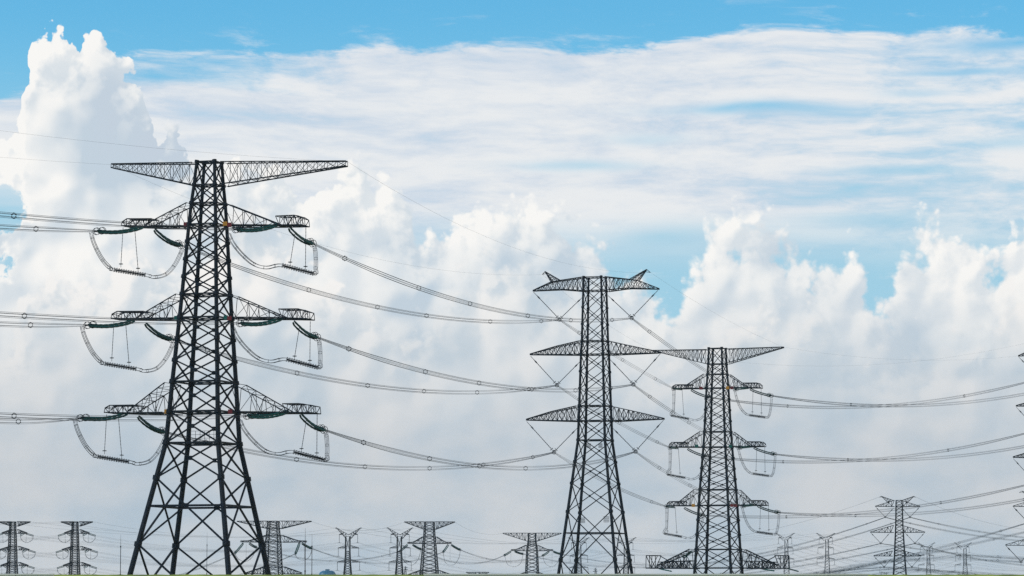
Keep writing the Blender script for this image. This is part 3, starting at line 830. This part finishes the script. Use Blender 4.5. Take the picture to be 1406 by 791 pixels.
# ------------------------------------------------------------------ far tension pylons with a T beam and green strings
def tpylon(cx, D, th, label, beam, ybeam, ybot, body, arms, base, hang, low=None):
    T = Pylon('transmission_pylon', cx, D, th, label, None)
    T.body(body, [3] + [max(2, int((b[0] - a[0]) / 5)) for a, b in zip(body[1:], body[2:])] + [4], (.36, .6), (.19, .24), set(range(len(body))), base, collars=False, nleg=5)
    wt_, wb_ = body[0][1] / 2, interp([(a, b) for a, b in body], ybot) / 2
    for s, xe in ((-1, beam[0]), (1, beam[1])):
        T.arm([(cx + s * wb_, ybot), (xe, ybeam + .6)], [(cx + s * wt_, ybeam), (xe, ybeam)], 1.0, 9, .3, .15)
    ends = []
    for yu, yl, xl, xr, wd in arms:
        for s, xe in ((-1, xl), (1, xr)):
            T.arm([(cx + s * wd / 2, yl), (xe, yl - .3)], [(cx + s * wd / 2, yu), (cx + (xe - cx) * .72, yl - 2.2), (xe, yl - 1.8)], 3.0, 6, .34, .16)
    for p, q, n, v in hang:
        ends.append(T.world(T.string(p, (*q, v), n, .42, GREEN, .85, sag=.2, R=.9)))
    if low:
        yu, yl, xl, xr, wd = low
        for s, xe in ((-1, xl), (1, xr)):
            T.arm([(cx + s * wd / 2, yl), (xe, yl)], [(cx + s * wd / 2, yu), (xe, yl - 1.5)], 3.0, 6, .34, .16)
    return T, ends
T5, T5E = tpylon(376.5, 2400.0, 12, 'far dark tension pylon with wide flat beam, behind the right leg of the largest pylon', (325.6, 427.5), 715.5, 726,
    [(715.5, 15), (726, 16.5), (735, 18.2), (744, 20.4), (779, 24), (790, 26)], [(735, 744.5, 331, 420.5, 20.4)], 38,
    [((334, 746, -1), (322.5, 759.5), 2, -6), ((343, 746, 1), (352, 751.5), 3, 8), ((411.5, 745, -1), (405.5, 760.5), 2, -6), ((415, 746, 1), (428, 753), 3, 8)], low=(778, 788, 338, 414, 24))
for pts in ([(428.5, 754, 7), (425, 764, 5), (418, 769, 0), (409, 767, -4), (405.5, 761, -6)], [(352, 752, 8), (347, 764, 5), (338, 771, 0), (328, 768, -4), (322.5, 760, -6)]):
    T5.jumper(pts, None, [((pts[2][0], 746), (pts[2][0], 766))], 2, .35, .07)
T6, T6E = tpylon(590, 2700.0, 8, 'far flat-beam tension pylon midway between the largest pylon and the first V-string pylon', (555.4, 624.6), 716.4, 727,
    [(716.4, 13), (727, 14.5), (737, 15.6), (746, 17.8), (783, 24), (790, 25)], [(737, 746.5, 560, 619.5, 17.8)], 36,
    [((559.5, 748, -1), (549, 757), 2, -6), ((567, 748, 1), (578, 754), 3, 8), ((615.5, 748, -1), (608.5, 758), 2, -6), ((620, 748, 1), (632, 755), 3, 8)], low=(783, 792, 556, 624, 24))
for pts in ([(632, 756, 7), (630, 766, 5), (623, 775.5, 0), (612, 773, -4), (608.5, 758.5, -6)], [(578, 755, 8), (574, 768, 5), (566, 776, 0), (556, 772, -4), (549.5, 758, -6)]):
    T6.jumper(pts, None, [((pts[2][0] - 5 if pts[2][0] > 600 else pts[2][0] - 10, 748), (pts[2][0] - 5 if pts[2][0] > 600 else pts[2][0] - 10, 768))], 2, .35, .08)
T7, T7E = tpylon(730.4, 2900.0, 8, 'far flat-beam tension pylon with drooping green strings just left of the first V-string pylon', (690.5, 770.8), 732, 743.3,
    [(732, 10.6), (743.3, 11.5), (748.5, 13), (756, 15.4), (786, 18)], [(748.5, 756.4, 702, 759, 15.4)], 32,
    [((701.5, 757, -1), (692.5, 762.5), 2, -6), ((707, 757, 1), (718, 760.6), 3, 8), ((754, 757, -1), (745, 763), 2, -6), ((760, 757, 1), (769.5, 760.6), 3, 8)], low=(786, 795, 700, 762, 18))
for pts in ([(718, 761.5, 8), (715, 773, 5), (707, 778, 0), (697, 775, -4), (693, 763.5, -6)], [(769, 761.5, 8), (766, 772, 5), (758, 778, 0), (749, 774, -4), (745.5, 764, -6)]):
    T7.jumper(pts, None, [((701.5 if pts[0][0] < 730 else 758, 757), (701.5 if pts[0][0] < 730 else 758, 774))], 2, .35, .08)
T10, _ = tpylon(656, 4300.0, 6, 'low pylon top whose flat beam barely clears the wall between two far pylons', (640, 671.5), 785.6, 791,
    [(785.6, 7), (791, 8), (797, 9)], [], 15, [])

# twin three-arm tension pylons at the far left
def three_arm(cx, label):
    D = 2250.0
    T = Pylon('transmission_pylon', cx, D, 9, label, 'twin far tension pylons')
    T.body([(716.3, 7.6), (722.5, 8), (727, 8.2), (732.3, 9), (750, 10.4), (755.2, 11), (772, 12), (777, 12.6), (790, 14)], [2, 1, 2, 5, 2, 5, 2, 4, 6], (.30, .44), (.13, .17), set(range(9)), 22, collars=False, nleg=5)
    E = []
    for s in (-1, 1):
        T.arm([(cx + s * 4, 722.5), (cx + s * 21.7, 716.9)], [(cx + s * 3.8, 716.3), (cx + s * 21.7, 716.3)], .8, 7, .32, .15)
    for yu, yl, hw, wd in ((727, 732.5, 17, 9), (750, 755.3, 20, 11), (772, 777, 18.5, 12.6)):
        for s in (-1, 1):
            T.arm([(cx + s * wd / 2, yl), (cx + s * hw, yl)], [(cx + s * wd / 2, yu), (cx + s * hw, yl - .9)], 2.2, 5, .32, .16)
            a = (cx + s * (hw - 1), yl + .3, 1 if s > 0 else -1)
            b1 = (cx + s * (hw + 8.5), yl + 3.2, 8 * s); b2 = (cx + s * (hw - 8.5), yl + 2.6, -8 * s)
            e1 = T.world(T.string(a, b1, 2, .24, GREEN, .6, rings=False)); e2 = T.world(T.string((a[0] - s * 3, a[1], -a[2]), b2, 2, .24, GREEN, .6, rings=False))
            T.jumper([b1, (cx + s * (hw + 7), yl + 9, 5 * s), (cx + s * hw, yl + 12.5, 0), (cx + s * (hw - 7), yl + 9, -5 * s), b2], None, [((cx + s * (hw - 1), yl), (cx + s * (hw - 1), yl + 11))], 2, .3, .07)
            E.append((e1, e2))
    return T, E
F2, F2E = three_arm(105.5, 'second dark three-arm tension pylon from the left edge, the one nearer the slim mast')
d = at(20.3, 500, 2250.0)
F1o = copy_tree(F2.o); F1o.location = (d[0], 2250.0, 0)
F1o['label'] = 'dark three-arm tension pylon standing closest to the left edge, arm tips just cut off'
F1o['group'] = 'twin far tension pylons'
sh = (d[0] - F2.c[0], 0, 0)
F1E = [(add(a, sh), add(b, sh)) for a, b in F2E]

# Y-headed pylons
def ypylon(cx, D, yt, hw, arms, base, label):
    T = Pylon('transmission_pylon', cx, D, 6, label, 'far Y-headed pylons')
    y0 = yt + 0.62 * hw                                   # waist of the Y
    yk = arms[0][0]
    T.body([(y0 + 1, hw * .36), (arms[0][0] + 4, hw * .36), (arms[1][0], hw * .43), (792, hw * .62)], [1, 6, 6, 6], (.30, .44), (.14, .17), {0, 1, 2, 3}, base, collars=False, nleg=5)
    E = []
    for s in (-1, 1):
        T.peak((cx + s * hw * .19, y0 + hw * .22), (cx + s * hw * .0, y0 - hw * .06), (cx + s * hw * .95, yt), 2.2, .19, hook=(cx + s * hw * 1.02, yt + 1.0))
    L = [(yt + hw * .54, yt + hw * .42, hw * .70)] + [(a, a - hw * .2, w_) for a, w_ in arms]
    for i, (yl, yu, w_) in enumerate(L):
        for s in (-1, 1):
            x0 = hw * (.42 if i == 0 else .2)
            T.arm([(cx + s * x0, yl), (cx + s * w_, yl)], [(cx + s * x0, yu), (cx + s * w_, yl - .4)], .6, 4, .22, .11)
            A = T.loc(cx + s * w_, yl); B = T.loc(cx + s * w_, yl + hw * .62)
            m = MB(); k = 14
            m.tube([lerp(A, B, j / k) for j in range(k + 1)], [.20 if j % 2 else .11 for j in range(k + 1)], 5); m.bar(add(B, (-1.2, 0, 0)), add(B, (1.2, 0, 0)), .12)
            m.build('insulator_string', GREY_INS, T.o)
            E.append(T.world(B))
    tips = [T.world(T.loc(cx + s * hw, yt + .6)) for s in (-1, 1)]
    return T, E, tips
def ycopy(T, E, tips, cx, label):
    d = at(cx, 500, T.D); o = copy_tree(T.o); o.location = (d[0], T.D, 0); o['label'] = label
    s = (d[0] - T.c[0], 0, 0)
    return [add(e, s) for e in E], [add(t, s) for t in tips]
YA = ypylon(478.5, 2600.0, 724.4, 18, [(752.6, 14), (772, 15.3)], 30, 'far Y-headed pylon above the blue domed block, first right of the largest pylon')
YB = (None,) + ycopy(*YA, 549, 'far Y-headed pylon touching the left string of the midway flat-beam pylon')
YC = ypylon(794.8, 3150.0, 737.8, 14.6, [(763, 12), (779.5, 12.6)], 24, 'faint Y-headed pylon seen through the legs of the first V-string pylon, left one')
YD = (None,) + ycopy(*YC, 858.6, 'faint Y-headed pylon by the right leg of the first V-string pylon')
YE = ypylon(1078, 3450.0, 731.8, 13, [(752.5, 10.8), (767.6, 12)], 26, 'far Y-headed pylon just right of the dense tension pylon, behind its lowest truss end')
YF = (None,) + ycopy(*YE, 1133.6, 'far Y-headed pylon standing alone halfway to the small V-string pylon')
YG = ypylon(1272, 4000.0, 744.8, 12, [(763.2, 10.2), (776, 11)], 24, 'small Y-headed pylon close beside the small V-string pylon on its right')
YH = (None,) + ycopy(*YG, 1322, 'last small Y-headed pylon towards the right edge')

# two tiny lattice masts far off
def lattice_mast(px, yt, D, label):
    T = Pylon('lattice_mast', px, D, 10, label, None); T.o['category'] = 'mast'
    T.body([(yt, .8), (yt + 4, 1.6), (790, 4)], [2, 4, 5], (.2, .3), (.14, .16), {0, 1, 2}, 9, collars=False, nleg=4)
    for dy, hw in ((2.2, 2.2), (5, 3)):
        for s in (-1, 1): T.arm([(px + s * .5, yt + dy), (px + s * hw, yt + dy)], [(px + s * .5, yt + dy - 1.2), (px + s * hw, yt + dy - .2)], .5, 3, .2, .14)
lattice_mast(557.3, 777.5, 5200.0, 'tiny faint bluish mast in front of the midway flat-beam pylon')
lattice_mast(817.3, 779.8, 5600.0, 'tiny faint bluish mast low between the legs of the first V-string pylon')

# lightning masts
def mast(px, yt, D, r0, r1, label, m_=None):
    b = at(px, 700, D); zt = at(px, yt, D)[2]
    o = tag(empty('lightning_mast', (b[0], D, 0)), label, 'mast')
    m = MB(); m.bar((0, 0, 0), (0, 0, zt * .55), r0, (r0 + r1) / 2, 8); m.build('lower_tube', m_ or STEEL, o)
    m = MB(); m.bar((0, 0, zt * .55), (0, 0, zt * .86), (r0 + r1) / 2 * .8, r1, 8); m.build('upper_tube', m_ or STEEL, o)
    m = MB(); m.bar((0, 0, zt * .86), (0, 0, zt), r1 * .6, r1 * .25, 6); m.build('rod', m_ or STEEL, o)
    for f in (.55, .86):
        m = MB(); m.bar((0, 0, zt * f - .25), (0, 0, zt * f + .25), r0 * 1.15, None, 8); m.build('flange', STEEL, o)
mast(166.2, 733.5, 1300.0, .20, .12, 'slim tapered mast right of the twin three-arm pylons')
mast(284.6, 731, 1300.0, .14, .09, 'slim mast seen through the middle of the largest pylon')
mast(419.3, 725, 1250.0, .24, .16, 'thicker brown mast crossing the beam end of the far tension pylon', POLE)
mast(428.6, 733, 1300.0, .20, .12, 'thinner brown mast beside the thicker one', POLE)

def utility_pole(px, yt, label):
    D = 2300.0; b = at(px, 700, D); zt = at(px, yt, D)[2]
    o = tag(empty('utility_pole', (b[0], D, 0)), label, 'pole')
    m = MB(); m.bar((0, 0, 0), (0, 0, zt), .28, .18, 6); m.build('post', STEEL, o)
    m = MB(); m.bar((-1.3, 0, zt - .8), (1.3, 0, zt - .8), .14); m.bar((-1.1, 0, zt - .8), (-1.1, 0, zt + .2), .12); m.bar((1.1, 0, zt - .8), (1.1, 0, zt + .2), .12); m.build('crossarm', STEEL, o)
utility_pole(1209, 784.5, 'tiny post with crossarm left of the small V-string pylon base')
utility_pole(1216, 785.5, 'lower tiny post nearest the small V-string pylon base')

# blue glass block with a rounded top, far off
D = 4000.0; k = D / F
b = at(450, 700, D); zt = at(450, 783.6, D)[2]
bl = tag(empty('glass_block', (b[0], D, 0)), 'blue glass office block with a rounded top peeking over the bank', 'building')
n = 28; prof = [(0, 9.7), (zt - 4.6, 9.7), (zt - 4.0, 9.4), (zt - 2.4, 8.6), (zt - 1.0, 7.2), (zt, 5.2)]
m = MB(); rings = [m.ring((0, 0, z), (1, 0, 0), (0, .8, 0), r, n) for z, r in prof]
for a, c in zip(rings, rings[1:]): m.skin(a, c, n)
m.f.append(tuple(range(rings[-1], rings[-1] + n))); m.build('curtain_wall', BLUEGLASS, bl)
m = MB()
z = 2.0
while z < zt - 1:
    r = interp(prof, z) + .12
    m.tube([(r * cos(2 * pi * i / n), .8 * r * sin(2 * pi * i / n), z) for i in range(n)], .22, 4, closed=True); z += 3.2
for i in range(0, n, 2):
    a = 2 * pi * i / n; r = 9.8; m.bar((r * cos(a), .8 * r * sin(a), 0), (r * cos(a), .8 * r * sin(a), zt - 4.6), .18)
m.build('window_frame', FRAME, bl)
m = MB(); m.box((0, 0, zt + .8), 4.5, 3.5, 1.6); m.build('roof_plant', FRAME, bl)

# ------------------------------------------------------------------ wires of the far lines
def fw(P, Q, sag, label, group, r=.07, pair=.35):
    return single(P, Q, sag, label, group, r, 'far_conductor', 'power line', 26, pair)
gl = 'thin far wires of the Y-headed pylon line'; ll = 'faint thin wires strung between the far Y-headed pylons'
for chain in ((YA, YC, YE, YG), (YB, YD, YF, YH)):
    for A, B in zip(chain, chain[1:]):
        for i in range(6): fw(A[1][i], B[1][i], dist(A[1][i], B[1][i]) * .022, ll, gl, r=.045, pair=.3)
        for i in range(2): single(A[2][i], B[2][i], dist(A[2][i], B[2][i]) * .014, 'faint earth wires joining the peaks of the far Y-headed pylons', 'far earth wires', .06, 'far_earth_wire')
    last = chain[-1]
    for i in range(6):
        Q = add(last[1][i], (260, 500, 0)); fw(last[1][i], Q, 7, ll, gl, r=.045, pair=.3)
g2 = 'thin far wires of the twin tension pylons'; l2 = 'faint thin wires fanning out from the twin three-arm pylons'
for E, Y in ((F1E, YB), (F2E, YA)):
    for i, (e1, e2) in enumerate(E):
        right = e1 if i % 2 else e2; left = e2 if i % 2 else e1
        fw(right, Y[1][i], dist(right, Y[1][i]) * .02, l2, g2, r=.042, pair=.3)
        Q = add(left, (-240, -330, 1.0)); fw(left, Q, 9, l2, g2, r=.042, pair=.3)
    for s in (-1, 1):
        tx = (F2 if E is F2E else None)
        P = F2.world(F2.loc(105.5 + s * 21.7, 716.5)); P = P if E is F2E else add(P, sh)
        single(P, Y[2][0 if s < 0 else 1], 8, 'faint earth wire from a twin three-arm pylon top beam', 'far earth wires of the twins', .05, 'far_earth_wire')
        single(P, add(P, (-240, -330, 2)), 6, 'faint earth wire from a twin three-arm pylon top beam', 'far earth wires of the twins', .05, 'far_earth_wire')
# the flat-beam line: T5 > T6 > T7 > small V-string pylon > edge
def fb(P, Q, ps, label, r=.06):
    bundle(P, Q, fit_sag(P, Q, *ps), label, 'bundles of the far flat-beam pylon line', 4, .45, r, 75, 30)
fb(T5E[3], T6E[2], (499, 772), 'thin bundle from the outer right string of the pylon behind the leg')
fb(T5E[1], T6E[0], (450, 770), 'thin bundle from the inner left string of the pylon behind the leg')
fb(T6E[3], T7E[2], (680, 769), 'thin bundle from the midway flat-beam pylon outer right string to the next pylon')
fb(T6E[1], T7E[0], (640, 774), 'thin bundle from the midway flat-beam pylon inner left string to the next pylon')
fb(T7E[1], T8V[0], (1040, 761), 'long thin bundle rising to the top left V string of the small pylon')
fb(T7E[3], T8V[1], (1040, 765), 'long thin bundle rising to the top right V string of the small pylon')
for i, (ye, ps) in enumerate((((795), (1060, 777)), ((795), (1080, 780)), ((820), (1090, 789)), ((820), (1110, 791)))):
    P = at(705 if i % 2 == 0 else 758, ye, 2890.0)
    fb(P, T8V[2 + i], ps, 'thin bundle climbing to the %s %s V string of the small pylon' % ('middle' if i < 2 else 'lowest', 'left' if i % 2 == 0 else 'right'))
for i, ps in enumerate(((1337, 735), (1345, 730), (1330, 762), (1335, 766), (1330, 786), (1335, 788))):
    e = T8V[i]; Q = at(1560 + 20 * (i % 2), 742 + (i // 2) * 26 - 4 * (i % 2), 2500.0)
    fb(e, Q, ps, 'thin bundle from the small pylon %s %s V string to the right edge' % (LVN[i // 2], 'left' if i % 2 == 0 else 'right'))
for i, ps in enumerate(((1343, 738), (1375, 738), (1330, 768), (1340, 764), (1320, 793), (1330, 789))):
    e = T9V[i]; Q = at(1010 + 40 * (i % 2), 800 + 22 * (i // 2), 2100.0)
    fb(e, Q, ps, 'thin bundle falling left from the %s %s V string of the cut-off edge pylon' % (LVN[i // 2], 'left' if i % 2 == 0 else 'right'), .05)
for e, x in ((T5E[0], 150), (T5E[2], 230)):
    Q = at(x, 800, 3300.0); fb(e, Q, (project(e)[0] - 45, 779), 'thin bundle dropping from the %s near string of the pylon behind the leg' % ('left' if x == 150 else 'right'))
for P, Q, lb in ((T5.world(T5.loc(427, 715.8)), T6.world(T6.loc(556, 716.6)), 'faint earth wire between the flat beams of the two far tension pylons'), (T6.world(T6.loc(624, 716.6)), T7.world(T7.loc(691, 732)), 'faint earth wire between the midway flat beam and the next one'),
                 (T7.world(T7.loc(770, 732)), T8P[0], 'faint earth wire reaching the left peak of the small V-string pylon'), (T8P[1], at(1500, 725, 2500.0), 'faint earth wire leaving the right peak of the small V-string pylon')):
    single(P, Q, dist(P, Q) * .02, lb, None, .05, 'far_earth_wire')
